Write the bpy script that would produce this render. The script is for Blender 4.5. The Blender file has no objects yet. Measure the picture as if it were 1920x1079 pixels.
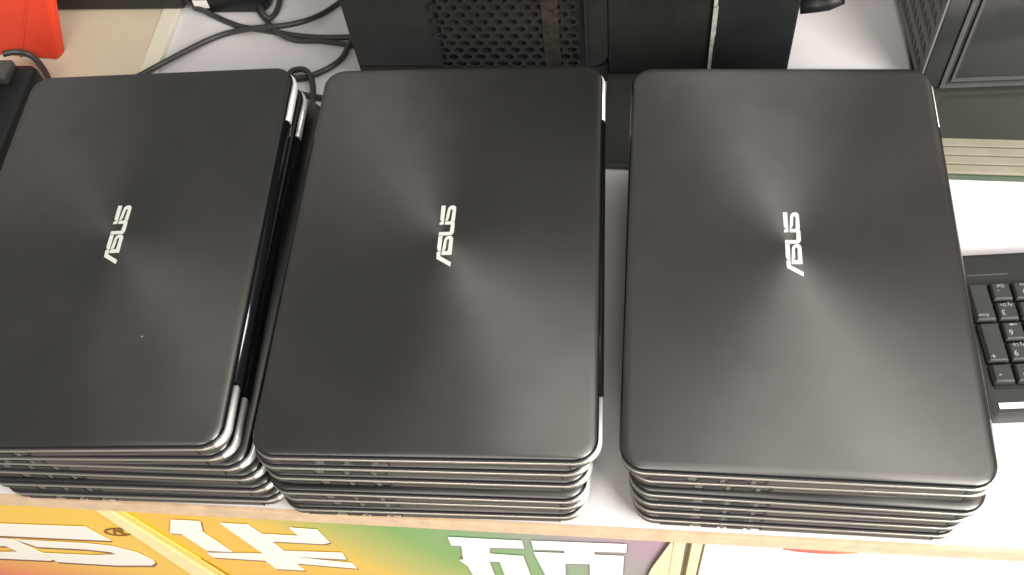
import bpy, bmesh, math, random
from mathutils import Vector, Matrix
random.seed(4)
SC = bpy.context.scene
COL = SC.collection
# ------------------------------------------------------------------ camera
F_PX, W, H = 1876.38, 1920.0, 1079.0
CAM = Vector((0, 0, 0.81347))
FW = Vector((-0.1212, 0.5209, -0.8450)).normalized()
RT = Vector((0.9923, 0.0856, -0.0896)); RT = (RT - FW * RT.dot(FW)).normalized()
UP = RT.cross(FW)
cd = bpy.data.cameras.new('camera'); cam = bpy.data.objects.new('camera', cd); COL.objects.link(cam)
cd.sensor_width = 36; cd.lens = F_PX / W * 36; cd.clip_start = 0.01; cd.clip_end = 60
cam.matrix_world = Matrix(((RT.x, UP.x, -FW.x, CAM.x), (RT.y, UP.y, -FW.y, CAM.y), (RT.z, UP.z, -FW.z, CAM.z), (0, 0, 0, 1)))
SC.camera = cam
# ------------------------------------------------------------------ light
world = bpy.data.worlds.new('World'); SC.world = world; world.use_nodes = True
bg = world.node_tree.nodes['Background']; bg.inputs[0].default_value = (1.0, 0.98, 0.96, 1); bg.inputs[1].default_value = 0.31
def lamp(name, loc, target, sx, sy, power, col=(1, 0.95, 0.88), spin=0):
    d = bpy.data.lights.new(name, 'AREA'); d.shape = 'RECTANGLE'; d.size = sx; d.size_y = sy; d.energy = power; d.color = col
    o = bpy.data.objects.new(name, d); COL.objects.link(o); o.location = loc
    q = (Vector(target) - Vector(loc)).to_track_quat('-Z', 'Y')
    o.rotation_euler = (q.to_matrix() @ Matrix.Rotation(spin, 3, 'Z')).to_euler()
    return o
lamp('shop_window_light', (1.20, -0.60, 1.00), (0.48, 0.12, 0.0), 0.9, 0.7, 48, (1, 0.97, 0.93))
lamp('ceiling_panel', (0.98, 0.46, 2.3), (0.98, 0.46, 0), 1.9, 1.8, 36, (1, 0.96, 0.92))
lamp('poster_fill', (-0.3, -1.5, 2.0), (-0.3, -0.2, 0), 1.2, 0.6, 22, (1, 0.94, 0.86))  # unseen fill lamp added to brighten the front posters
vs = SC.view_settings; vs.view_transform = 'Standard'; vs.look = 'None'; vs.exposure = 0.3; vs.gamma = 1; vs.use_curve_mapping = False
SC.render.resolution_x = 1024; SC.render.resolution_y = 575

# ------------------------------------------------------------------ helpers
def ray(u, v): return FW * F_PX + RT * (u - W / 2) - UP * (v - H / 2)
def onz(u, v, z=0.0):
    d = ray(u, v); return CAM + d * ((z - CAM.z) / d.z)
def ony(u, v, y):
    d = ray(u, v); return CAM + d * ((y - CAM.y) / d.y)
def onx(u, v, x):
    d = ray(u, v); return CAM + d * ((x - CAM.x) / d.x)
def z5(x, y): return (x / 2.7045, 680 + y / 2.7045)
def z6(x, y): return (440 + x / 2.4, 700 + y / 2.4)
def z7(x, y): return (1120 + x / 2.4, 780 + y / 2.4)

def link(name, me, mats, parent=None):
    o = bpy.data.objects.new(name, me); COL.objects.link(o)
    for m in (mats if isinstance(mats, (list, tuple)) else [mats]):
        if m and m.name not in [x.name for x in me.materials if x]: me.materials.append(m)
    if parent: o.parent = parent
    return o
def from_bm(name, bm, mats, parent=None):
    bmesh.ops.recalc_face_normals(bm, faces=bm.faces)
    me = bpy.data.meshes.new(name); bm.to_mesh(me); bm.free()
    return link(name, me, mats, parent)
def tag(o, label=None, cat=None, group=None, kind=None):
    if label: o['label'] = label
    if cat: o['category'] = cat
    if group: o['group'] = group
    if kind: o['kind'] = kind
    return o
def thing(name, label, cat, loc=(0, 0, 0), rz=0, group=None):
    o = bpy.data.objects.new(name, None); COL.objects.link(o); o.empty_display_size = 0.02
    o.location = loc; o.rotation_euler = (0, 0, rz)
    return tag(o, label, cat, group)
def rrect(w, h, r, n=8):
    pts = []
    for cx, cy, a0 in ((w / 2 - r, h / 2 - r, 0), (-w / 2 + r, h / 2 - r, 90), (-w / 2 + r, -h / 2 + r, 180), (w / 2 - r, -h / 2 + r, 270)):
        for k in range(n + 1):
            a = math.radians(a0 + 90 * k / n); pts.append((cx + r * math.cos(a), cy + r * math.sin(a)))
    return pts
def loft(w, h, r, prof, n=8, topmat=0, capbot=True, captop=True):
    """rounded rectangle rings (z, inset) joined into a shell"""
    bm = bmesh.new(); rings = []
    for z, ins in prof:
        rings.append([bm.verts.new((x, y, z)) for x, y in rrect(w - 2 * ins, h - 2 * ins, max(r - ins, 0.0006), n)])
    for a, b in zip(rings, rings[1:]):
        m = len(a)
        for i in range(m):
            f = bm.faces.new((a[i], a[(i + 1) % m], b[(i + 1) % m], b[i])); f.smooth = True
    if capbot: bm.faces.new(list(reversed(rings[0])))
    if captop:
        f = bm.faces.new(rings[-1]); f.material_index = topmat
    return bm
def add_box(bm, x0, x1, y0, y1, z0, z1, bev=0):
    vs_ = [bm.verts.new(p) for p in ((x0, y0, z0), (x1, y0, z0), (x1, y1, z0), (x0, y1, z0), (x0, y0, z1), (x1, y0, z1), (x1, y1, z1), (x0, y1, z1))]
    fs = [bm.faces.new([vs_[i] for i in f]) for f in ((3, 2, 1, 0), (4, 5, 6, 7), (0, 1, 5, 4), (1, 2, 6, 5), (2, 3, 7, 6), (3, 0, 4, 7))]
    if bev:
        es = list({e for f in fs for e in f.edges})
        bmesh.ops.bevel(bm, geom=es, offset=bev, segments=2, affect='EDGES', profile=0.7)
def box(name, m, parent, x0, x1, y0, y1, z0, z1, bev=0):
    bm = bmesh.new(); add_box(bm, x0, x1, y0, y1, z0, z1, bev); return from_bm(name, bm, m, parent)
def prism(bm, pts, off):
    """polygon (3-D points) extruded by vector off"""
    a = [bm.verts.new(p) for p in pts]; b = [bm.verts.new(Vector(p) + Vector(off)) for p in pts]; n = len(a)
    bm.faces.new(a); bm.faces.new(list(reversed(b)))
    for i in range(n): bm.faces.new((a[i], b[i], b[(i + 1) % n], a[(i + 1) % n]))
def catmull(pts, sub=10):
    P = [Vector(p) for p in pts]; P = [P[0] * 2 - P[1]] + P + [P[-1] * 2 - P[-2]]; out = []
    for i in range(1, len(P) - 2):
        p0, p1, p2, p3 = P[i - 1:i + 3]
        for k in range(sub):
            t = k / sub
            out.append(0.5 * ((2 * p1) + (p2 - p0) * t + (2 * p0 - 5 * p1 + 4 * p2 - p3) * t * t + (3 * p1 - p0 - 3 * p2 + p3) * t ** 3))
    out.append(P[-2]); return out
def tube(bm, pts, r, n=10, caps=True):
    rings = []
    for i, p in enumerate(pts):
        t = (pts[min(i + 1, len(pts) - 1)] - pts[max(i - 1, 0)]).normalized()
        s = t.cross(Vector((0, 0, 1)));
        if s.length < 1e-3: s = t.cross(Vector((0, 1, 0)))
        s.normalize(); u = s.cross(t)
        rings.append([bm.verts.new(p + s * r * math.cos(2 * math.pi * k / n) + u * r * math.sin(2 * math.pi * k / n)) for k in range(n)])
    for a, b in zip(rings, rings[1:]):
        for k in range(n):
            f = bm.faces.new((a[k], a[(k + 1) % n], b[(k + 1) % n], b[k])); f.smooth = True
    if caps: bm.faces.new(rings[0]); bm.faces.new(list(reversed(rings[-1])))

# ------------------------------------------------------------------ materials
def mat(name, col, rough=0.5, metal=0.0, spec=0.5, noise=0.0, nscale=30, bump=0.0, bscale=400, rvar=0.0, coat=0.0):
    m = bpy.data.materials.new(name); m.use_nodes = True; nt = m.node_tree; p = nt.nodes['Principled BSDF']
    p.inputs['Base Color'].default_value = (*col, 1); p.inputs['Roughness'].default_value = rough
    p.inputs['Metallic'].default_value = metal; p.inputs['Specular IOR Level'].default_value = spec
    p.inputs['Coat Weight'].default_value = coat; p.inputs['Coat Roughness'].default_value = 0.08
    tc = nt.nodes.new('ShaderNodeTexCoord')
    if noise or rvar:
        n = nt.nodes.new('ShaderNodeTexNoise'); n.inputs['Scale'].default_value = nscale; n.inputs['Detail'].default_value = 6
        n.inputs['Roughness'].default_value = 0.65
        nt.links.new(tc.outputs['Object'], n.inputs['Vector'])
        if noise:
            r = nt.nodes.new('ShaderNodeMapRange'); r.inputs[1].default_value = 0.3; r.inputs[2].default_value = 0.7
            r.inputs[3].default_value = 1 - noise; r.inputs[4].default_value = 1 + noise
            nt.links.new(n.outputs['Fac'], r.inputs[0])
            mx = nt.nodes.new('ShaderNodeMix'); mx.data_type = 'RGBA'; mx.blend_type = 'MULTIPLY'; mx.inputs[0].default_value = 1
            mx.inputs[6].default_value = (*col, 1); nt.links.new(r.outputs[0], mx.inputs[7]); nt.links.new(mx.outputs[2], p.inputs['Base Color'])
        if rvar:
            r2 = nt.nodes.new('ShaderNodeMapRange'); r2.inputs[1].default_value = 0.3; r2.inputs[2].default_value = 0.7
            r2.inputs[3].default_value = max(rough - rvar, 0.02); r2.inputs[4].default_value = rough + rvar
            nt.links.new(n.outputs['Fac'], r2.inputs[0]); nt.links.new(r2.outputs[0], p.inputs['Roughness'])
    if bump:
        n2 = nt.nodes.new('ShaderNodeTexNoise'); n2.inputs['Scale'].default_value = bscale; n2.inputs['Detail'].default_value = 3
        nt.links.new(tc.outputs['Object'], n2.inputs['Vector'])
        b = nt.nodes.new('ShaderNodeBump'); b.inputs['Strength'].default_value = bump; b.inputs['Distance'].default_value = 0.0006
        nt.links.new(n2.outputs['Fac'], b.inputs['Height']); nt.links.new(b.outputs[0], p.inputs['Normal'])
    return m
def lid_mat():
    m = mat('spun_black_lid', (0.120, 0.115, 0.109), 0.38, 0.94, 0.5, rvar=0.03, nscale=14)
    nt = m.node_tree; p = nt.nodes['Principled BSDF']
    p.inputs['Anisotropic'].default_value = 0.74; p.inputs['Anisotropic Rotation'].default_value = 0.25
    t = nt.nodes.new('ShaderNodeTangent'); t.direction_type = 'RADIAL'; t.axis = 'Z'; nt.links.new(t.outputs[0], p.inputs['Tangent'])
    # dust specks
    tc = nt.nodes.new('ShaderNodeTexCoord'); oi = nt.nodes.new('ShaderNodeObjectInfo')
    add = nt.nodes.new('ShaderNodeVectorMath'); add.operation = 'ADD'
    nt.links.new(tc.outputs['Object'], add.inputs[0]); nt.links.new(oi.outputs['Location'], add.inputs[1])
    v = nt.nodes.new('ShaderNodeTexVoronoi'); v.inputs['Scale'].default_value = 26; nt.links.new(add.outputs[0], v.inputs['Vector'])
    lt = nt.nodes.new('ShaderNodeMath'); lt.operation = 'LESS_THAN'; lt.inputs[1].default_value = 0.021; nt.links.new(v.outputs['Distance'], lt.inputs[0])
    sp = nt.nodes.new('ShaderNodeSeparateColor'); nt.links.new(v.outputs['Color'], sp.inputs[0])
    g = nt.nodes.new('ShaderNodeMath'); g.operation = 'GREATER_THAN'; g.inputs[1].default_value = 0.72; nt.links.new(sp.outputs[0], g.inputs[0])
    mu = nt.nodes.new('ShaderNodeMath'); mu.operation = 'MULTIPLY'; nt.links.new(lt.outputs[0], mu.inputs[0]); nt.links.new(g.outputs[0], mu.inputs[1])
    # faint smears of handling
    n = nt.nodes.new('ShaderNodeTexNoise'); n.inputs['Scale'].default_value = 9; n.inputs['Detail'].default_value = 7; nt.links.new(add.outputs[0], n.inputs['Vector'])
    rr = nt.nodes.new('ShaderNodeMapRange'); rr.inputs[1].default_value = 0.35; rr.inputs[2].default_value = 0.7; rr.inputs[3].default_value = 0.9; rr.inputs[4].default_value = 1.12
    nt.links.new(n.outputs['Fac'], rr.inputs[0])
    mm = nt.nodes.new('ShaderNodeMix'); mm.data_type = 'RGBA'; mm.blend_type = 'MULTIPLY'; mm.inputs[0].default_value = 1
    mm.inputs[6].default_value = (0.120, 0.115, 0.109, 1); nt.links.new(rr.outputs[0], mm.inputs[7])
    mx = nt.nodes.new('ShaderNodeMix'); mx.data_type = 'RGBA'; nt.links.new(mu.outputs[0], mx.inputs[0])
    nt.links.new(mm.outputs[2], mx.inputs[6]); mx.inputs[7].default_value = (0.55, 0.53, 0.5, 1); nt.links.new(mx.outputs[2], p.inputs['Base Color'])
    # fine concentric rings
    w = nt.nodes.new('ShaderNodeTexWave'); w.wave_type = 'RINGS'; w.rings_direction = 'Z'; w.inputs['Scale'].default_value = 420
    w.inputs['Distortion'].default_value = 0.0
    nt.links.new(tc.outputs['Object'], w.inputs['Vector'])
    b = nt.nodes.new('ShaderNodeBump'); b.inputs['Strength'].default_value = 0.03; b.inputs['Distance'].default_value = 0.0002
    nt.links.new(w.outputs['Fac'], b.inputs['Height']); nt.links.new(b.outputs[0], p.inputs['Normal'])
    return m
M = dict(
    lid=lid_mat(),
    gloss=mat('glossy_black_plastic', (0.006, 0.006, 0.007), 0.16, 0, 0.5, rvar=0.05, nscale=60),
    shell=mat('black_plastic', (0.012, 0.012, 0.012), 0.45, 0, 0.4, bump=0.3, bscale=1500),
    taupe=mat('bronze_grey_side', (0.056, 0.050, 0.041), 0.45, 0.3, 0.5, noise=0.08, nscale=80),
    silver=mat('silver_trim', (0.42, 0.388, 0.335), 0.30, 0.7, 0.5, noise=0.06, nscale=60),
    silver_lit=mat('silver_trim_lit', (0.86, 0.84, 0.80), 0.25, 0.45, 0.6),  # same trim silver, paler: light from the right painted into the colour
    logo=mat('polished_logo', (0.78, 0.76, 0.70), 0.33, 0.35, 0.6),
    hole=mat('port_dark', (0.004, 0.004, 0.004), 0.5),
    white=mat('white_laminate', (0.74, 0.705, 0.70), 0.22, 0, 0.5, noise=0.035, nscale=9, rvar=0.06),
    cream=mat('cream_laminate', (0.70, 0.60, 0.44), 0.24, 0, 0.5, noise=0.05, nscale=7, rvar=0.06),
    creamedge=mat('cream_edge_trim', (0.82, 0.76, 0.60), 0.18, 0, 0.5, noise=0.03),
    band=mat('tan_edge_band', (0.66, 0.47, 0.30), 0.4, 0, 0.4, noise=0.16, nscale=55, bump=0.25, bscale=300),
    case=mat('black_case_paint', (0.017, 0.0175, 0.016), 0.45, 0, 0.45, noise=0.25, nscale=14, bump=0.2, bscale=1800, rvar=0.07),
    case2=mat('dark_green_black_case', (0.015, 0.018, 0.016), 0.42, 0, 0.45, noise=0.3, nscale=10, bump=0.15, bscale=1500, rvar=0.08),
    worn=mat('worn_edge', (0.52, 0.55, 0.47), 0.4, 0.2, 0.5, noise=0.45, nscale=60),
    grey=mat('grey_plastic', (0.19, 0.18, 0.18), 0.45, 0, 0.4, noise=0.1, nscale=40),
    midgrey=mat('mid_grey_plastic', (0.075, 0.075, 0.07), 0.4, 0, 0.45, noise=0.12, nscale=30),
    piano=mat('dull_gloss_black', (0.016, 0.017, 0.015), 0.22, 0, 0.5, noise=0.3, nscale=16, rvar=0.1),
    glass=mat('dark_tinted_glass', (0.042, 0.043, 0.034), 0.20, 0, 0.6, rvar=0.04, nscale=8),
    gedge=mat('green_glass_edge', (0.05, 0.075, 0.045), 0.25, 0, 0.5, noise=0.3),
    cable=mat('rubber_cable', (0.042, 0.043, 0.039), 0.38, 0, 0.5, noise=0.15, nscale=90),
    red=mat('red_plastic', (0.72, 0.055, 0.02), 0.38, 0, 0.45, noise=0.06, nscale=12),
    key=mat('key_black', (0.030, 0.031, 0.028), 0.5, 0, 0.4, noise=0.12, nscale=70, bump=0.2, bscale=2500),
    kbody=mat('keyboard_body', (0.018, 0.018, 0.017), 0.4, 0, 0.45, noise=0.15, nscale=40),
    print=mat('white_print', (0.30, 0.30, 0.285), 0.5),
    letter=mat('white_vinyl', (0.90, 0.88, 0.80), 0.4, 0, 0.4),
    brown=mat('brown_print', (0.20, 0.075, 0.02), 0.5),
    post=mat('cream_post', (0.80, 0.68, 0.42), 0.35, 0, 0.4, noise=0.08, nscale=30),
    wposter=mat('white_poster', (0.86, 0.85, 0.83), 0.35, 0, 0.4, noise=0.02, nscale=12),
    rail=mat('yellow_rail', (0.85, 0.60, 0.13), 0.28, 0, 0.5, noise=0.06, nscale=30),
    railp=mat('pale_yellow_rail', (0.92, 0.78, 0.36), 0.25, 0, 0.5, noise=0.05, nscale=30),
    scuff=mat('brown_scuff', (0.030, 0.024, 0.018), 0.6, 0, 0.3, noise=0.7, nscale=130, bump=0.5, bscale=500),
    ridge=mat('cream_ridge', (0.27, 0.245, 0.18), 0.4, 0, 0.5, noise=0.12, nscale=30),
    floor=mat('pale_floor', (0.6, 0.58, 0.54), 0.4, 0, 0.4, noise=0.08, nscale=4),
)
def poster_mat(name, stops, lo, hi, vert=None):
    m = mat(name, (1, 1, 1), 0.30, 0, 0.45); nt = m.node_tree; p = nt.nodes['Principled BSDF']
    tc = nt.nodes.new('ShaderNodeTexCoord'); sx = nt.nodes.new('ShaderNodeSeparateXYZ'); nt.links.new(tc.outputs['Object'], sx.inputs[0])
    n = nt.nodes.new('ShaderNodeTexNoise'); n.inputs['Scale'].default_value = 5; nt.links.new(tc.outputs['Object'], n.inputs['Vector'])
    a = nt.nodes.new('ShaderNodeMath'); a.operation = 'MULTIPLY_ADD'; a.inputs[1].default_value = 0.06; nt.links.new(n.outputs['Fac'], a.inputs[0]); nt.links.new(sx.outputs['X'], a.inputs[2])
    # the print runs a little on the slant
    s = nt.nodes.new('ShaderNodeMath'); s.operation = 'MULTIPLY_ADD'; s.inputs[1].default_value = 0.7; nt.links.new(sx.outputs['Z'], s.inputs[0]); nt.links.new(a.outputs[0], s.inputs[2])
    mr = nt.nodes.new('ShaderNodeMapRange'); mr.inputs[1].default_value = lo; mr.inputs[2].default_value = hi; nt.links.new(s.outputs[0], mr.inputs[0])
    cr = nt.nodes.new('ShaderNodeValToRGB'); el = cr.color_ramp.elements
    while len(el) > 1: el.remove(el[-1])
    el[0].position = stops[0][0]; el[0].color = (*stops[0][1], 1)
    for pos, c in stops[1:]:
        e = el.new(pos); e.color = (*c, 1)
    nt.links.new(mr.outputs[0], cr.inputs[0])
    out = cr.outputs[0]
    if vert:
        P0, P1, P2, c2 = vert
        det = (P1.x - P0.x) * (P2.z - P0.z) - (P2.x - P0.x) * (P1.z - P0.z)
        ax = ((P2.z - P0.z) - (P1.z - P0.z)) / det; az = ((P1.x - P0.x) - (P2.x - P0.x)) / det
        m1 = nt.nodes.new('ShaderNodeMath'); m1.operation = 'MULTIPLY_ADD'; nt.links.new(sx.outputs['X'], m1.inputs[0]); m1.inputs[1].default_value = ax; m1.inputs[2].default_value = -ax * P0.x - az * P0.z
        m2 = nt.nodes.new('ShaderNodeMath'); m2.operation = 'MULTIPLY_ADD'; m2.use_clamp = True; nt.links.new(sx.outputs['Z'], m2.inputs[0]); m2.inputs[1].default_value = az; nt.links.new(m1.outputs[0], m2.inputs[2])
        mx = nt.nodes.new('ShaderNodeMix'); mx.data_type = 'RGBA'; nt.links.new(m2.outputs[0], mx.inputs[0]); nt.links.new(out, mx.inputs[7]); mx.inputs[6].default_value = (*c2, 1); out = mx.outputs[2]
    nt.links.new(out, p.inputs['Base Color']); return m

# ------------------------------------------------------------------ the counter (setting)
YE = 0.2690
floor = box('floor', M['floor'], None, -3, 3, -2.5, 3, -1.02, -1.0); tag(floor, kind='structure')
top = box('counter_top', M['white'], None, -1.6, 1.2, YE + 0.002, 1.7, -0.0235, 0.0); tag(top, kind='structure')
z_band = -0.0215
bnd = box('edge_band', M['band'], top, -1.6, 1.2, YE - 0.0015, YE + 0.0019, z_band, -0.0003, 0.0006)
YP = YE + 0.006
counter = thing('display_counter', 'white display counter front with yellow, rainbow and white poster panels', 'counter', (0, YE + 0.02, -1.0))
cinv = counter.location
def cobj(name, bm, m, parent=counter):
    o = from_bm(name, bm, m, None); o.parent = parent
    o.matrix_parent_inverse = Matrix.Translation(-cinv) if parent is counter else Matrix.Identity(4)
    return o
def cbox(name, m, *a, parent=counter):
    bm = bmesh.new(); add_box(bm, *a); return cobj(name, bm, m, parent)
cbox('carcass', M['wposter'], -1.6, 1.2, YP + 0.012, 1.6, -1.0, -0.0240)
rainbow = poster_mat('rainbow_print', [(0.0, (0.85, 0.48, 0.02)), (0.20, (0.74, 0.48, 0.04)), (0.32, (0.40, 0.42, 0.07)), (0.44, (0.15, 0.34, 0.06)), (0.58, (0.17, 0.33, 0.13)), (0.72, (0.27, 0.27, 0.25)), (0.86, (0.36, 0.23, 0.31)), (1.0, (0.40, 0.25, 0.31))], -0.45, 0.06)
yellow = poster_mat('yellow_print', [(0, (0.86, 0.50, 0.03)), (1, (0.88, 0.55, 0.03))], -1.0, -0.4, (ony(0, 1075, YP), ony(0, 1022, YP), ony(300, 1079, YP), (0.80, 0.16, 0.04)))
XL = ony(215, 962, YP).x; XR = ony(1262, 1006, YP).x; XW = ony(1325, 1006, YP).x
p_left = cbox('yellow_poster', yellow, -1.6, XL, YP, YP + 0.011, -0.9, -0.0242)
p_mid = cbox('rainbow_poster', rainbow, XL + 0.0005, XR, YP, YP + 0.011, -0.9, -0.0242)
p_right = cbox('white_poster_panel', M['wposter'], XW, 1.2, YP - 0.003, YP + 0.011, -0.9, -0.0242)
cbox('post', M['post'], XR + 0.001, (XR + XW) / 2 - 0.003, YP - 0.004, YP + 0.011, -0.9, -0.0242)
cbox('post', M['post'], (XR + XW) / 2 + 0.002, XW - 0.003, YP - 0.006, YP + 0.011, -0.9, -0.0242)
def plate(name, px, y, th, m, parent=counter):
    bm = bmesh.new()
    for poly in px: prism(bm, [ony(u, v, y) for u, v in poly], (0, th, 0))
    return cobj(name, bm, m, parent)
def lift(polys, dx, dy): return [[(u + dx, v + dy) for u, v in poly] for poly in polys]
# diagonal double rail between the two coloured posters
plate('corner_rail', [[z5(480, 748), z5(545, 748), z5(1085, 1082), z5(1215, 1170), z5(1110, 1170)]], YP - 0.0045, 0.0040, M['railp'])
plate('corner_rail', [[z5(548, 750), z5(604, 752), z5(1285, 1170), z5(1219, 1170)]], YP - 0.0030, 0.0026, M['rail'])
plate('rail_shadow_gap', [[z5(606, 754), z5(622, 756), z5(1305, 1170), z5(1288, 1170)]], YP - 0.0012, 0.001, M['brown'])
S1 = [[z5(-200, 812), z5(430, 835), z5(560, 905), z5(-200, 870)],
      [z5(-200, 885), z5(60, 897), z5(250, 984), z5(272, 1000), z5(255, 1006), z5(-200, 985), z5(-200, 965), z5(90, 962), z5(30, 932), z5(-200, 925)],
      [z5(80, 900), z5(420, 918), z5(560, 932), z5(690, 965), z5(775, 1003), z5(787, 1018), z5(770, 1030), z5(590, 1030), z5(290, 1012), z5(215, 968), z5(480, 980), z5(592, 974), z5(560, 962), z5(430, 948), z5(190, 936)]]
plate('letter_outline', lift(S1, 4, 3), YP - 0.0007, 0.0005, M['brown'])
plate('letter', S1, YP - 0.0015, 0.0007, M['letter'])
ring = []
for k in range(24):
    a, b = 2 * math.pi * k / 24, 2 * math.pi * (k + 1) / 24
    ring.append([z5(602 + 74 * math.cos(t) * s + 10 * math.sin(t), 862 + 19 * math.sin(t) * s) for t, s in ((a, 1), (b, 1), (b, 0.82), (a, 0.82))])
ring += [[z5(572, 852), z5(583, 852), z5(590, 872), z5(578, 872)], [z5(583, 852), z5(622, 855), z5(626, 861), z5(588, 859)], [z5(600, 861), z5(612, 861), z5(640, 873), z5(625, 873)]]
plate('registered_mark', ring, YP - 0.0009, 0.0007, M['brown'])
HUA = [[z5(865, 800), z5(1015, 808), z5(1028, 862), z5(1178, 962), z5(1050, 956), z5(920, 872), z5(862, 866)],
       [z5(1115, 817), z5(1255, 824), z5(1325, 872), z5(1515, 882), z5(1465, 840), z5(1608, 850), z5(1670, 915), z5(1640, 922), z5(1375, 908), z5(1440, 958), z5(1735, 968), z5(1757, 1000), z5(1480, 985), z5(1330, 968)],
       [z5(1050, 967), z5(1330, 971), z5(1480, 988), z5(1785, 1020), z5(1810, 1046), z5(1500, 1020), z5(1545, 1056), z5(1400, 1048), z5(1345, 1006), z5(1085, 990)]]
SHUO = [[z6(958, 740), z6(1292, 757), z6(1302, 790), z6(1148, 786), z6(1146, 815), z6(1298, 826), z6(1350, 960), z6(1235, 960), z6(1192, 850), z6(1145, 848), z6(1190, 960), z6(1100, 960), z6(1050, 870), z6(1010, 842), z6(1028, 838), z6(1020, 778), z6(975, 776)],
        [z6(1335, 757), z6(1765, 773), z6(1762, 808), z6(1618, 804), z6(1617, 820), z6(1752, 826), z6(1742, 960), z6(1600, 960), z6(1598, 860), z6(1488, 858), z6(1490, 960), z6(1425, 960), z6(1345, 808), z6(1484, 813), z6(1482, 799), z6(1345, 794)]]
for g in (HUA, SHUO):
    plate('letter_outline', lift(g, 3, 2), YP - 0.0007, 0.0005, M['brown'] if g is HUA else M['grey'])
    plate('letter', g, YP - 0.0015, 0.0007, M['letter'])
plate('curled_corner', [[(1262, 1012), (1263, 1100), (1205, 1100), (1222, 1066), (1250, 1028)]], YP - 0.0035, 0.0008, M['post'])
arc = poster_mat('red_arc_print', [(0, (0.62, 0.035, 0.02)), (0.5, (0.65, 0.05, 0.02)), (1, (0.80, 0.25, 0.05))], ony(1470, 1022, YP).x, ony(1610, 1022, YP).x)
plate('red_arc_mark', [[(u, v + 7) for u, v in (z7(835, 585), z7(900, 577), z7(1000, 574), z7(1080, 580), z7(1175, 603), z7(1060, 607), z7(980, 603), z7(900, 596))]], YP - 0.0045, 0.0012, arc)

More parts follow.
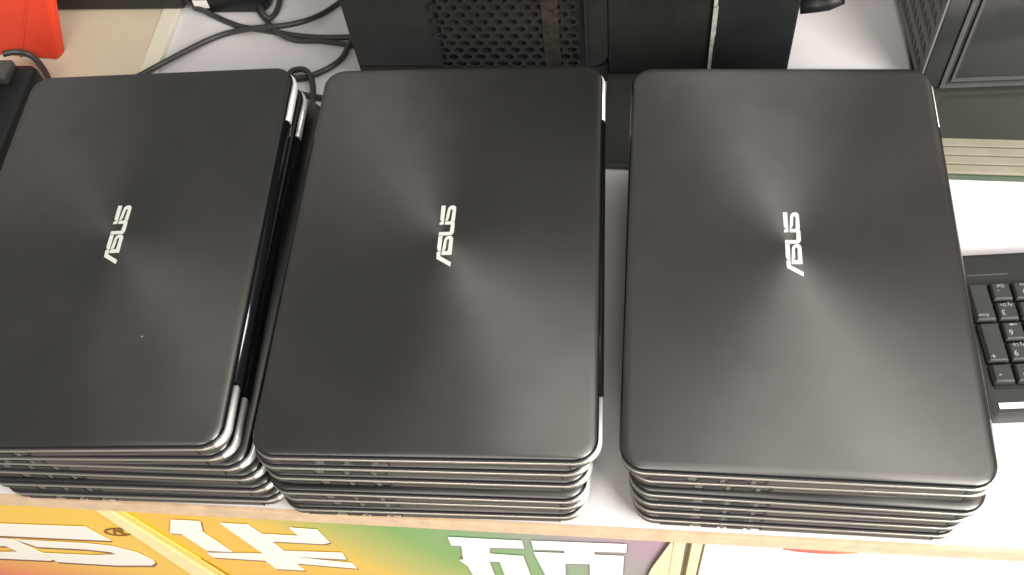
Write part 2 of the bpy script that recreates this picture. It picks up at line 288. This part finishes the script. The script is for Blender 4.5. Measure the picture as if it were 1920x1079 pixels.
# ------------------------------------------------------------------ laptops
L, D, T = 0.382, 0.256, 0.025
RC = 0.019
DB = D + 0.0012   # the base runs out past the lid at the hinge
def laptop_parts():
    P = {}
    def keep(key, bm, mats):
        bmesh.ops.recalc_face_normals(bm, faces=bm.faces)
        me = bpy.data.meshes.new(key); bm.to_mesh(me); bm.free()
        for m in mats: me.materials.append(m)
        P[key] = me
    keep('lower_shell', loft(DB, L, RC, [(0.0, 0.013), (0.0025, 0.008), (0.0065, 0.0025), (0.0088, 0.0012)]), [M['shell']])
    keep('side_band', loft(DB, L, RC, [(0.0088, 0.0011), (0.0100, 0.0005), (0.0152, 0.0005)], captop=True), [M['taupe']])
    # silver trim swept round three sides and both rear corners, open at the hinge
    base = rrect(DB, L, RC, 10); pts = []
    hy = 0.130
    n = len(base)
    # start at the rear right (+x, +hy), go round by +y corner, -x side, -y corner back to (+x,-hy)
    seq = base[0:n]
    path = [(DB / 2, hy)] + seq + [(DB / 2, -hy - 0.008)]
    nrm = []
    bm = bmesh.new(); rings = []
    for i, (x, y) in enumerate(path):
        a = path[max(i - 1, 0)]; b = path[min(i + 1, len(path) - 1)]
        t = Vector((b[0] - a[0], b[1] - a[1])).normalized(); nn = Vector((t.y, -t.x))
        rear = max(0.0, min(1.0, (x - (DB / 2 - RC)) / RC)) ** 2          # the trim deepens into a cap at the rear corners
        zl = 0.0159 - 0.0052 * rear; dd = 0.0008 * rear
        prof = ((-0.0040, zl), (-0.0003 + dd * 0.6, zl), (0.0002 + dd, zl + 0.0006), (0.0002 + dd, 0.0171), (-0.0003 + dd * 0.6, 0.0178), (-0.0012, 0.0180), (-0.0040, 0.0180))
        rings.append([bm.verts.new((x + nn.x * d, y + nn.y * d, z)) for d, z in prof])
    for a, b in zip(rings, rings[1:]):
        for k in range(len(a) - 1):
            f = bm.faces.new((a[k], b[k], b[k + 1], a[k + 1])); f.smooth = True
    bm.faces.new(rings[0]); bm.faces.new(list(reversed(rings[-1])))
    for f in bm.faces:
        if f.calc_center_median().x > DB / 2 - RC * 0.45: f.material_index = 1  # rear corners take the trim silver with light painted in
    keep('deck_trim', bm, [M['silver'], M['silver_lit']])
    bm = loft(D, L, RC, [(0.0182, 0.0012), (0.0188, 0.0003), (0.0212, 0.0002), (0.0226, 0.0007), (0.0236, 0.0014), (0.0243, 0.0026), (0.0247, 0.0043), (0.0248, 0.0070)], n=12, topmat=1)
    for f in bm.faces:
        if f.calc_center_median().z > 0.0231: f.material_index = 1
    keep('lid', bm, [M['gloss'], M['lid']])
    # hinge cover: rounded bar let into the rear
    bm = bmesh.new(); prof = []
    for k in range(13):
        a = math.radians(-90 + 180 * k / 12); prof.append((D / 2 - 0.0026 + 0.0055 * math.cos(a), 0.0125 + 0.0085 * math.sin(a)))
    prof += [(D / 2 - 0.010, 0.0212), (D / 2 - 0.010, 0.0045)]
    rings = [[bm.verts.new((x, y, z)) for x, z in prof] for y in (-hy - 0.006, hy - 0.002)]
    m_ = len(prof)
    for k in range(m_):
        f = bm.faces.new((rings[0][k], rings[0][(k + 1) % m_], rings[1][(k + 1) % m_], rings[1][k])); f.smooth = k < 12
    bm.faces.new(rings[0]); bm.faces.new(list(reversed(rings[1])))
    keep('hinge_cover', bm, [M['gloss']])
    ys = -L / 2
    def bx(key, x0, x1, z0, z1, out, mt, bev=0.0):
        bm = bmesh.new(); add_box(bm, x0, x1, ys - out, ys + 0.004, z0, z1, bev); keep(key, bm, [mt])
    bx('optical_drive', -0.024, 0.1065, 0.0092, 0.0150, 0.0001, M['taupe'], 0.0003)
    bx('drive_gap', -0.0256, -0.0243, 0.0090, 0.0154, 0.0003, M['hole'])
    bx('drive_gap_b', 0.1068, 0.1080, 0.0090, 0.0154, 0.0003, M['hole'])
    bx('eject_button', 0.040, 0.062, 0.0108, 0.0128, 0.0006, M['midgrey'], 0.0003)
    bx('usb_port', -0.0065, 0.0065, 0.0096, 0.0152, 0.0003, M['hole'])
    bx('usb_collar', -0.0016, 0.0016, 0.0098, 0.0154, 0.0004, M['midgrey'])
    bx('card_slot', -0.105, -0.081, 0.0098, 0.0150, 0.0002, M['shell'])
    bx('audio_jack', -0.079, -0.0735, 0.0098, 0.0150, -0.0001, M['midgrey'])
    # lid logo traced on the right-hand lid, turned into lid coordinates
    def lg(x, y):
        p = onz(1430 + x / 6.742, 380 + y / 6.742, 6 * T); d = p - Vector((0.1206, 0.4532, 0)); a = 0.0026
        return (d.x * math.cos(a) - d.y * math.sin(a), d.x * math.sin(a) + d.y * math.cos(a), 0.02485)
    polys = [[(252, 130), (308, 130), (322, 340), (325, 378), (270, 380), (266, 352), (297, 339), (267, 318)],
             [(345, 190), (385, 192), (381, 295), (362, 331), (340, 331)],
             [(345, 189), (350, 160), (375, 136), (405, 130), (435, 136), (454, 155), (460, 194), (415, 194), (406, 178), (391, 178), (385, 191)],
             [(415, 195), (460, 195), (468, 335), (416, 335)],
             [(340, 340), (455, 338), (468, 352), (475, 379), (426, 392), (414, 379), (340, 379)],
             [(426, 393), (475, 380), (482, 482), (470, 508), (450, 523), (425, 480)],
             [(282, 480), (424, 480), (449, 523), (282, 523)],
             [(284, 533), (338, 533), (350, 731), (312, 731), (292, 690)],
             [(298, 742), (350, 739), (355, 800), (518, 885), (515, 940), (308, 832)],
             [(370, 581), (405, 592), (410, 690), (396, 729), (365, 729)],
             [(370, 580), (380, 553), (410, 535), (455, 534), (478, 548), (488, 570), (440, 592), (430, 572), (416, 572), (405, 591)],
             [(440, 593), (488, 571), (505, 782), (365, 782), (365, 736), (446, 731)]]
    bm = bmesh.new()
    for q in polys: prism(bm, [lg(*c) for c in q], (0, 0, 0.0004))
    keep('logo', bm, [M['logo']])
    return P
LP = laptop_parts()
def laptop(loc, rz, label, group, logo):
    t = thing('laptop', label, 'laptop', loc, rz, group)
    def ch(name, key, parent=t, x=0):
        o = bpy.data.objects.new(name, LP[key]); COL.objects.link(o); o.parent = parent; o.location.x = x; return o
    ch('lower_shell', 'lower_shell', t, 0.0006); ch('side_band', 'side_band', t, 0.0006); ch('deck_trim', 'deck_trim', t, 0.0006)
    lid = ch('lid', 'lid'); ch('hinge_cover', 'hinge_cover')
    if logo: ch('logo', 'logo', lid)
    od = ch('optical_drive', 'optical_drive'); ch('eject_button', 'eject_button', od)
    ch('drive_gap', 'drive_gap', od); ch('drive_gap', 'drive_gap_b', od)
    ch('usb_port', 'usb_port', t, -0.0655); ch('usb_port', 'usb_port', t, -0.0450)
    ch('port_collar', 'usb_collar', t, -0.0553); ch('port_collar', 'usb_collar', t, -0.0340)
    ch('card_slot', 'card_slot'); ch('audio_jack', 'audio_jack')
    return t
STACKS = []
STACKS.append(('left', [(-.4378, .4490, 3.2), (-.4378, .4525, 2.4), (-.4287, .4571, 1.15), (-.4250, .4589, 0.96), (-.4240, .4579, 1.24), (-.4212, .4586, 1.25)]))
STACKS.append(('middle', [(-.1553, .4545, 1.75), (-.1610, .4563, 1.4), (-.1618, .4571, 1.21), (-.1633, .4539, 1.04), (-.1648, .4579, 1.13), (-.1678, .4581, 1.35)]))
STACKS.append(('right', [(.1206, .4532, -.15), (.1255, .4578, .2), (.1295, .4548, -.65), (.1290, .4575, -.3), (.1300, .4604, -.26), (.1314, .4625, -.22)]))
look = {'left': 'beside the red box', 'middle': 'in front of the mesh tower', 'right': 'beside the keyboard'}
order = ['top', 'second from the top', 'third from the top', 'fourth from the top', 'fifth from the top', 'bottom']
for sname, poses in STACKS:
    for i, (x, y, a) in enumerate(poses):
        if i == 0: lab = 'top closed black laptop with silver lid logo, %s stack, %s' % (sname, look[sname])
        else: lab = 'closed black laptop with silver trim, %s in the %s stack' % (order[i], sname)
        laptop((x, y, (5 - i) * T + 0.0003), math.radians(a), lab, 'laptops in three stacks on the counter', i == 0)

# ------------------------------------------------------------------ dark glass sheet on the back of the counter
YG0, YG1 = 0.640, 0.762
gl = thing('glass_sheet', 'dark tinted glass sheet on the counter behind the right stack', 'glass sheet', (0.25, YG0, 0), math.radians(-1.5))
bm = bmesh.new(); prism(bm, [(x, y, 0.0003) for x, y in ((-0.288, 0.003), (0.60, 0.003), (0.60, 0.45), (0.03, 0.45), (0.03, 0.138), (-0.100, 0.138), (-0.100, 0.49), (-0.288, 0.49))], (0, 0, 0.0057)); from_bm('pane', bm, M['glass'], gl)
box('front_edge', M['gedge'], gl, -0.288, 0.60, 0.0, 0.0029, 0.0003, 0.0062, 0.0006)
rs = thing('ridged_strip', 'cream ridged plastic strip on dark glass beside the right stack', 'strip', (0.30, YG0 - 0.001, 0.0063), math.radians(-1.5))
for k in range(4): box('ridge', M['ridge'], rs, 0.0, 0.45, 0.002 + k * 0.0115, 0.0120 + k * 0.0115, 0.0, 0.003 - 0.0004 * k, 0.0012)

# ------------------------------------------------------------------ mesh-fronted tower behind the middle stack
YT = 0.762
def tower_origin(xc): return (xc, YT, 0.0)
xl, xr = ony(670, 130, YT).x, ony(1139, 110, YT).x
t1 = thing('mesh_tower', 'black computer tower with perforated mesh front behind the middle stack', 'computer tower', tower_origin((xl + xr) / 2))
w = xr - xl
box('case_body', M['case'], t1, -w / 2 + 0.0005, w / 2 - 0.003, 0.0215, 0.36, 0.0, 0.44, 0.002)
box('plinth', M['shell'], t1, -w / 2 + 0.0005, w / 2, 0.0065, 0.021, 0.0, 0.0235, 0.001)
fp = None
bm = bmesh.new()
outl = [(x if x > 0 or abs(z) < 0.1 else -w / 2, z if x > 0 else math.copysign(0.21, z)) for x, z in rrect(w, 0.42, 0.014, 8)]
outl = [q for i, q in enumerate(outl) if i == 0 or q != outl[i - 1]]
prism(bm, [(x, 0.006, z + 0.234) for x, z in outl], (0, 0.015, 0))
es = [e for e in bm.edges if abs(e.verts[0].co.y - 0.006) < 1e-5 and abs(e.verts[1].co.y - 0.006) < 1e-5]
bmesh.ops.bevel(bm, geom=es, offset=0.003, segments=3, affect='EDGES', profile=0.6)
fp = from_bm('front_panel', bm, M['case'], t1)
gx0 = ony(838, 112, YT).x - (xl + xr) / 2; gx1 = ony(1090, 112, YT).x - (xl + xr) / 2
bm = bmesh.new()
px_, pz_ = 0.0150, 0.0098; nx = int((gx1 - gx0) / px_)
zb = 0.034
for r_ in range(22):
    for c_ in range(nx + (0 if r_ % 2 else 1)):
        cx = gx0 + c_ * px_ + (px_ / 2 if r_ % 2 else 0); cz = zb + r_ * pz_
        oh, ih = [], []
        for k in range(6):
            a = math.radians(60 * k + 30); ux, uz = math.cos(a) / 0.866 * px_ / 2, math.sin(a) * pz_ * 0.6667
            oh.append((cx + ux, cz + uz)); ih.append((cx + ux * 0.66, cz + uz * 0.62))
        o_ = [bm.verts.new((x, 0.0005, z)) for x, z in oh]; i_ = [bm.verts.new((x, 0.0005, z)) for x, z in ih]; b_ = [bm.verts.new((x, 0.0050, z)) for x, z in ih]
        for k in range(6):
            j = (k + 1) % 6
            bm.faces.new((o_[k], o_[j], i_[j], i_[k])); bm.faces.new((i_[k], i_[j], b_[j], b_[k]))
bmesh.ops.remove_doubles(bm, verts=bm.verts, dist=0.0002)
from_bm('mesh_grille', bm, M['case'], t1)
box('grille_recess', M['shell'], t1, gx0 - 0.004, gx1 + 0.004, 0.0051, 0.0058, 0.032, 0.245)
box('grille_frame', M['case'], t1, gx1 + 0.0045, gx1 + 0.0075, 0.0, 0.006, 0.030, 0.25, 0.0006)
sx0 = ony(1022, 112, YT).x - (xl + xr) / 2; sx1 = ony(1052, 112, YT).x - (xl + xr) / 2
box('scuffed_strip', M['scuff'], t1, sx0, sx1, -0.0006, 0.0003, 0.032, 0.25, 0.0002)

# two slim towers side by side
def slim(label, u0, u1, m, worn, y):
    a, b = ony(u0, 128, y).x, ony(u1, 128, y).x; w = b - a
    t = thing('slim_tower', label, 'computer tower', ((a + b) / 2, y, 0.0064), 0, 'slim towers standing behind the right stack')
    box('case_body', m, t, -w / 2, w / 2, 0.012, 0.34, 0.0, 0.42, 0.002)
    box('front_panel', m, t, -w / 2 + 0.001, w / 2 - 0.001, 0.0, 0.0118, 0.004, 0.418, 0.0025)
    if worn:
        bm = bmesh.new(); z = 0.006
        while z < 0.40:
            h = random.uniform(0.012, 0.04); d = random.uniform(0.0022, 0.0040)
            add_box(bm, -w / 2 - 0.001, -w / 2 + d, -0.0006, 0.004, z, z + h * 1.02); z += h
        from_bm('worn_edge', bm, M['worn'], t)
    return t
slim('dark slim computer tower beside the mesh tower', 1139, 1326, M['case'], False, 0.7720)
t3 = slim('dark green-black slim tower with pale worn left edge, behind right stack', 1328, 1479, M['case2'], True, 0.7685)
# plug on its upper side edge
p0 = ony(1508, 12, 0.785)
kb = thing('black_plug', 'small black plug sticking out beside the slim tower with worn edge', 'plug', (p0.x, 0.785, p0.z))
bm = bmesh.new(); tube(bm, [Vector((-0.004, 0, 0.0)), Vector((0.012, 0, 0.002)), Vector((0.022, 0, 0.004)), Vector((0.034, 0, 0.012))], 0.008, 12)
from_bm('plug_body', bm, M['shell'], kb)
bm = bmesh.new(); tube(bm, catmull([(0.033, 0, 0.011), (0.06, 0.0, 0.03), (0.09, 0.01, 0.03), (0.12, 0.02, 0.0)]), 0.003, 8)
from_bm('lead', bm, M['cable'], kb)

# slotted case at the right
c3 = thing('slotted_case', 'dark computer case with grey slotted vents on its side, at right', 'computer case', (0.2870, 0.7520, 0.0062), math.radians(3))
box('case_body', M['piano'], c3, 0.004, 0.42, 0.006, 0.34, 0.0, 0.40, 0.002)
box('front_door', M['piano'], c3, 0.0, 0.42, 0.0, 0.0058, 0.001, 0.40, 0.0015)
bm = bmesh.new()
for (a, b) in ((0.020, 0.0245), (0.029, 0.0320)):
    add_box(bm, a, b, -0.0025, 0.0, a - 0.017, 0.40); add_box(bm, b, 0.42, -0.0025, 0.0, a - 0.017, b - 0.017)
from_bm('door_frame', bm, M['midgrey'], c3)
box('side_recess', M['shell'], c3, 0.0030, 0.0039, 0.008, 0.33, 0.004, 0.30)
rows = 14; rp = 0.021
for k in range(rows):
    z = 0.006 + k * rp
    box('vent_bar', M['grey'], c3, -0.0015, 0.0029, 0.008, 0.33, z, z + 0.0085, 0.0008)
bm = bmesh.new()
for k in range(rows - 1):
    z = 0.006 + k * rp + 0.0084
    for j in range(26):
        y = 0.010 + j * 0.0122
        pts = [(0.0, y, z), (0.0, y + 0.0055, z), (0.0, y + 0.0095, z + 0.0128), (0.0, y + 0.004, z + 0.0128)]
        prism(bm, pts, (0.0028, 0, 0))
tag(from_bm('vent_webs', bm, M['grey'], c3), kind='stuff')
box('side_border', M['grey'], c3, -0.0018, 0.0029, 0.0005, 0.0078, 0.002, 0.40, 0.0006)

# ------------------------------------------------------------------ keyboard (turned half round) at the right
kz = 0.016
A = onz(1806, 478, kz); B = onz(1920, 472, kz)
ka = math.atan2(B.y - A.y, B.x - A.x)
kb = thing('keyboard', 'black computer keyboard facing away, partly hidden by the right stack', 'keyboard', (A.x, A.y, 0), ka)
yb = onz(1880, 782, kz); dep = A.y - yb.y
ex = Vector((math.cos(ka), math.sin(ka))); ey = Vector((-ex.y, ex.x))
def kl(u, v, z=kz):
    p = onz(u, v, z); d = Vector((p.x - A.x, p.y - A.y)); return d.dot(ex), d.dot(ey)
x_in = -0.012
box('body', M['kbody'], kb, x_in, 0.42, -dep, 0.0, 0.0003, kz, 0.004)
_, g = kl(1830, 517)
box('palm_groove', M['midgrey'], kb, x_in + 0.01, 0.033, g - 0.0005, g + 0.0005, kz + 0.0001, kz + 0.0006)
_, y_top = kl(1850, 536); _, y_bot = kl(1870, 726)
box('key_well', M['hole'], kb, x_in + 0.006, 0.41, y_bot - 0.002, y_top + 0.001, kz + 0.0001, kz + 0.0008)
x_c1, _ = kl(1846, 560, kz + 0.005); rp = (y_top - y_bot) / 5.0
x2a = kl(1858, 545, kz + 0.006)[0]; x2b = kl(1896, 545, kz + 0.006)[0]; pitch = 0.0192
def text_mesh(s, size):
    c = bpy.data.curves.new('legend', 'FONT'); c.body = s; c.size = size; c.align_x = 'CENTER'; c.align_y = 'CENTER'; c.extrude = 0.00012
    o = bpy.data.objects.new('legend_tmp', c); COL.objects.link(o); dg = bpy.context.evaluated_depsgraph_get(); dg.update()
    me = bpy.data.meshes.new_from_object(o.evaluated_get(dg)); bpy.data.objects.remove(o); me.name = 'legend'
    me.materials.clear(); me.materials.append(M['print']); return me
def key(cx, cy, w, h, legends):
    bm = loft(w, h, 0.002, [(0.0, 0.0), (0.004, 0.0008), (0.0058, 0.0019), (0.0062, 0.0030)], n=4)
    k = from_bm('key', bm, M['key'], kb); k.location = (cx, cy, kz + 0.0009)
    for s, dx, dy, sz in legends:
        me = text_mesh(s, sz); o = bpy.data.objects.new('legend', me); COL.objects.link(o); o.parent = k
        o.location = (dx, dy, 0.00635); o.rotation_euler = (0, 0, math.pi)
kw, kh = pitch - 0.0007, rp - 0.0008
r1 = y_top - rp / 2
c2x = (x2a + x2b) / 2; c1x = c2x - pitch
key(c1x, r1 - rp / 2, kw, kh + rp, [('Enter', -0.0025, -0.014, 0.0042)])
key(c1x, r1 - 2.5 * rp, kw, kh + rp, [('+', -0.004, -0.014, 0.008)])
key(c1x, r1 - 4 * rp, kw, kh, [('-', -0.003, -0.003, 0.009)])
cols = [[('Del', 0.0, 0.005, 0.0045), ('.', -0.003, -0.002, 0.008)], [('Pg Dn', 0, 0.0055, 0.0042), ('3', -0.004, -0.002, 0.0072)], [('6', -0.003, -0.002, 0.0075)], [('Pg Up', 0, 0.0055, 0.0042), ('9', -0.004, -0.002, 0.0075)], [('*', -0.002, -0.001, 0.008)]]
for r_ in range(5): key(c2x, r1 - r_ * rp, kw, kh, cols[r_])
cols3 = [[('Ins', 0.0, 0.005, 0.0045), ('0', 0, -0.002, 0.0075)], [('2', 0, -0.002, 0.0075)], [('5', 0, -0.002, 0.0075)], [('8', 0, -0.002, 0.0075)], [('/', 0, 0, 0.0075)]]
for cc in (1, 2):
    for r_ in range(5):
        lg_ = cols3[r_] if cc == 1 else [(str([0, 1, 4, 7, 0][r_]), 0, -0.002, 0.0075)] if 0 < r_ < 4 else []
        key(c2x + pitch * cc, r1 - r_ * rp, kw, kh, lg_)
for k in range(2, 14):
    for r_ in range(5): key(c2x + pitch * (k + 1) + 0.006, r1 - r_ * rp, kw, kh, [])
# arrow of the 6 key
bm = bmesh.new(); prism(bm, [(0.004, 0.0003, 0), (0.0, 0.0003, 0), (0.0, 0.0012, 0), (-0.003, 0, 0), (0.0, -0.0012, 0), (0.0, -0.0003, 0), (0.004, -0.0003, 0)], (0, 0, 0.0002))
ar = from_bm('arrow_legend', bm, M['print'], kb); ar.location = (c2x, r1 - 2 * rp + 0.0055, kz + 0.0072)
sa = kl(1871, 757); sb_ = kl(1872, 768)
box('status_window', M['wposter'], kb, sa[0], sa[0] + 0.05, sb_[1], sa[1], kz + 0.0002, kz + 0.0012, 0.0004)

# ------------------------------------------------------------------ back left: cream board, red box, black box, adapter, cables
XB = onz(302, 128).x
cb = thing('cream_board', 'cream laminate board lying at the back left of the counter', 'board', (XB, 0.825, 0))
box('panel', M['cream'], cb, -0.75, -0.0205, -0.06, 0.75, 0.0004, 0.006, 0.0008)
box('edge_trim', M['creamedge'], cb, -0.0200, 0.0, -0.06, 0.75, 0.0004, 0.0075, 0.0012)
# red box
zb0 = 0.0062
rb = [onz(-60, 98, zb0), onz(108, 113, zb0), onz(122, 97, zb0)]
rt = [onz(-60, -70, 0.11), onz(78, -60, 0.11), onz(96, -66, 0.11)]
ro = rb[1].copy()
bk = [rb[2] + Vector((-0.11, 0.14, 0)), rb[0] + Vector((0, 0.18, 0))]; bkt = [rt[2] + Vector((-0.10, 0.10, 0)), rt[0] + Vector((0, 0.12, 0))]
bot = rb + bk; topp = rt + bkt
red = thing('red_box', 'red plastic box at the upper left corner of the counter', 'box', ro)
bm = bmesh.new(); a = [bm.verts.new(p - ro) for p in bot]; b = [bm.verts.new(p - ro) for p in topp]
bm.faces.new(list(reversed(a))); bm.faces.new(b)
for i in range(5): bm.faces.new((a[i], a[(i + 1) % 5], b[(i + 1) % 5], b[i]))
bmesh.ops.bevel(bm, geom=list(bm.edges), offset=0.0015, segments=2, affect='EDGES')
from_bm('shell', bm, M['red'], red)
bm = bmesh.new()
q = [onz(35, 97, 0.007), onz(40, 98, 0.007), ony(80, -10, onz(80, -60, 0.11).y), ony(75, -10, onz(80, -60, 0.11).y)]
# fold crease on the front face
fa, fb = rb[0].lerp(rb[1], 0.60), rt[0].lerp(rt[1], 0.86)
nrm = (rb[1] - rb[0]).cross(rt[0] - rb[0]).normalized(); nrm = nrm if nrm.y < 0 else -nrm
dx = (rb[1] - rb[0]).normalized() * 0.0012
prism(bm, [p - ro + nrm * 0.0003 for p in (fa - dx, fa + dx, fb + dx, fb - dx)], nrm * 0.0008)
from_bm('fold_crease', bm, M['red'], red)
# black box behind
e0, e1 = onz(96, 22, zb0), onz(345, 28, zb0)
bb = thing('black_box', 'low black box lying behind the cream board beside the red box', 'box', ((e0.x + e1.x) / 2, e0.y, zb0 + 0.0016)); w = e1.x - e0.x
box('body', M['case'], bb, -w / 2, w / 2, 0.0, 0.22, 0, 0.07, 0.004)
box('lid', M['shell'], bb, -w / 2 + 0.002, w / 2 - 0.002, 0.003, 0.217, 0.0702, 0.078, 0.002)
# power adapter with coiled lead
ad = onz(432, 26, 0); pa = thing('power_adapter', 'black power adapter with its lead coiled around it, behind the cables', 'power adapter', (ad.x, ad.y + 0.03, 0))
bm = loft(0.10, 0.062, 0.014, [(0.0004, 0.003), (0.004, 0.0), (0.026, 0.0), (0.030, 0.003), (0.031, 0.006)], n=6); from_bm('brick', bm, M['shell'], pa)
for k in range(5):
    bm = bmesh.new(); pts = []
    for j in range(33):
        t = 2 * math.pi * j / 32; pts.append(Vector(((0.046 - 0.0035 * k) * math.cos(t), (0.029 - 0.003 * k) * math.sin(t), 0.0345 + 0.0042 * k + 0.0015 * math.sin(2 * t + k))))
    tube(bm, pts, 0.0028, 8, caps=False); from_bm('lead_coil', bm, M['cable'], pa)
box('label_sticker', M['letter'], pa, -0.04, -0.022, -0.0312, -0.0308, 0.010, 0.022)
def cable(label, px, r, zs=None, name='cable'):
    pts = []
    for i, (u, v) in enumerate(px): pts.append(onz(u, v, (zs[i] if zs else 0) + r + 0.0003))
    o = pts[0].copy(); bm = bmesh.new(); tube(bm, [p - o for p in catmull(pts, 8)], r, 12)
    ob = from_bm(name, bm, M['cable']); ob.location = o; tag(ob, label, 'cable', 'black cables behind the stacks'); return ob
zc = 0.0075
cable('thick black cable curving from the left stack up to the mesh tower', [(255, 146), (300, 122), (345, 98), (390, 76), (430, 62), (480, 53), (535, 48), (580, 37), (615, 20), (660, -12)], 0.0034, [zc, zc, .004, .001, 0, .006, .0075, .004, 0, 0])
cable('black cable running from the black box to the mesh tower', [(335, -8), (365, 10), (405, 32), (450, 50), (500, 58), (560, 68), (610, 71), (668, 70)], 0.0034, [.012, .008, 0, 0, 0, 0, 0, 0])
cable('black cable lying alongside another, bending below the crossing', [(478, 8), (490, 28), (512, 52), (532, 68), (560, 77), (605, 78), (672, 88)], 0.0031, [.002, 0, 0.0068, .004, 0, 0, 0])
cable('black cable loop hanging down at the top beside the adapter', [(480, -25), (484, 2), (493, 24), (503, 35), (515, 27), (523, 8), (527, -20)], 0.0032, [.012, .008, .0065, .001, 0, 0.002, .004])
cable('black cable curling from the mesh tower to the laptop gap', [(668, 66), (655, 84), (642, 108), (620, 126), (595, 138), (572, 146), (552, 147), (544, 139), (552, 132), (570, 131), (582, 143), (587, 165), (586, 190), (583, 222)], 0.0034, [0.007, .004, 0, 0, 0, 0, .001, .003, .005, .007, .0085, .007, .0068, .003])
cable('short black cable crossing the gap between left and middle stacks', [(540, 170), (565, 177), (590, 182), (625, 187)], 0.0034)
cable('black cable arching at the far left over the cream board', [(5, 102), (30, 98), (58, 105), (80, 128), (95, 160), (100, 190)], 0.0036, [.03, .026, .016, .008, 0.0078, .0078])
# charger block at far left
cp = thing('charger_block', 'black charger block with grey plug pieces at the left edge', 'charger', (-0.70, 0.64, 0.0), math.radians(1.5))
bm = loft(0.088, 0.20, 0.012, [(0.0003, 0.004), (0.004, 0.0), (0.050, 0.0), (0.056, 0.002), (0.0585, 0.005), (0.059, 0.009)], n=6); from_bm('block_body', bm, M['shell'], cp)
box('plug_piece', M['grey'], cp, -0.026, 0.014, 0.040, 0.060, 0.0592, 0.072, 0.003)
box('plug_piece', M['midgrey'], cp, -0.026, 0.022, 0.066, 0.094, 0.0592, 0.070, 0.003)
box('plug_piece', M['midgrey'], cp, -0.026, 0.006, 0.012, 0.034, 0.0592, 0.070, 0.003)
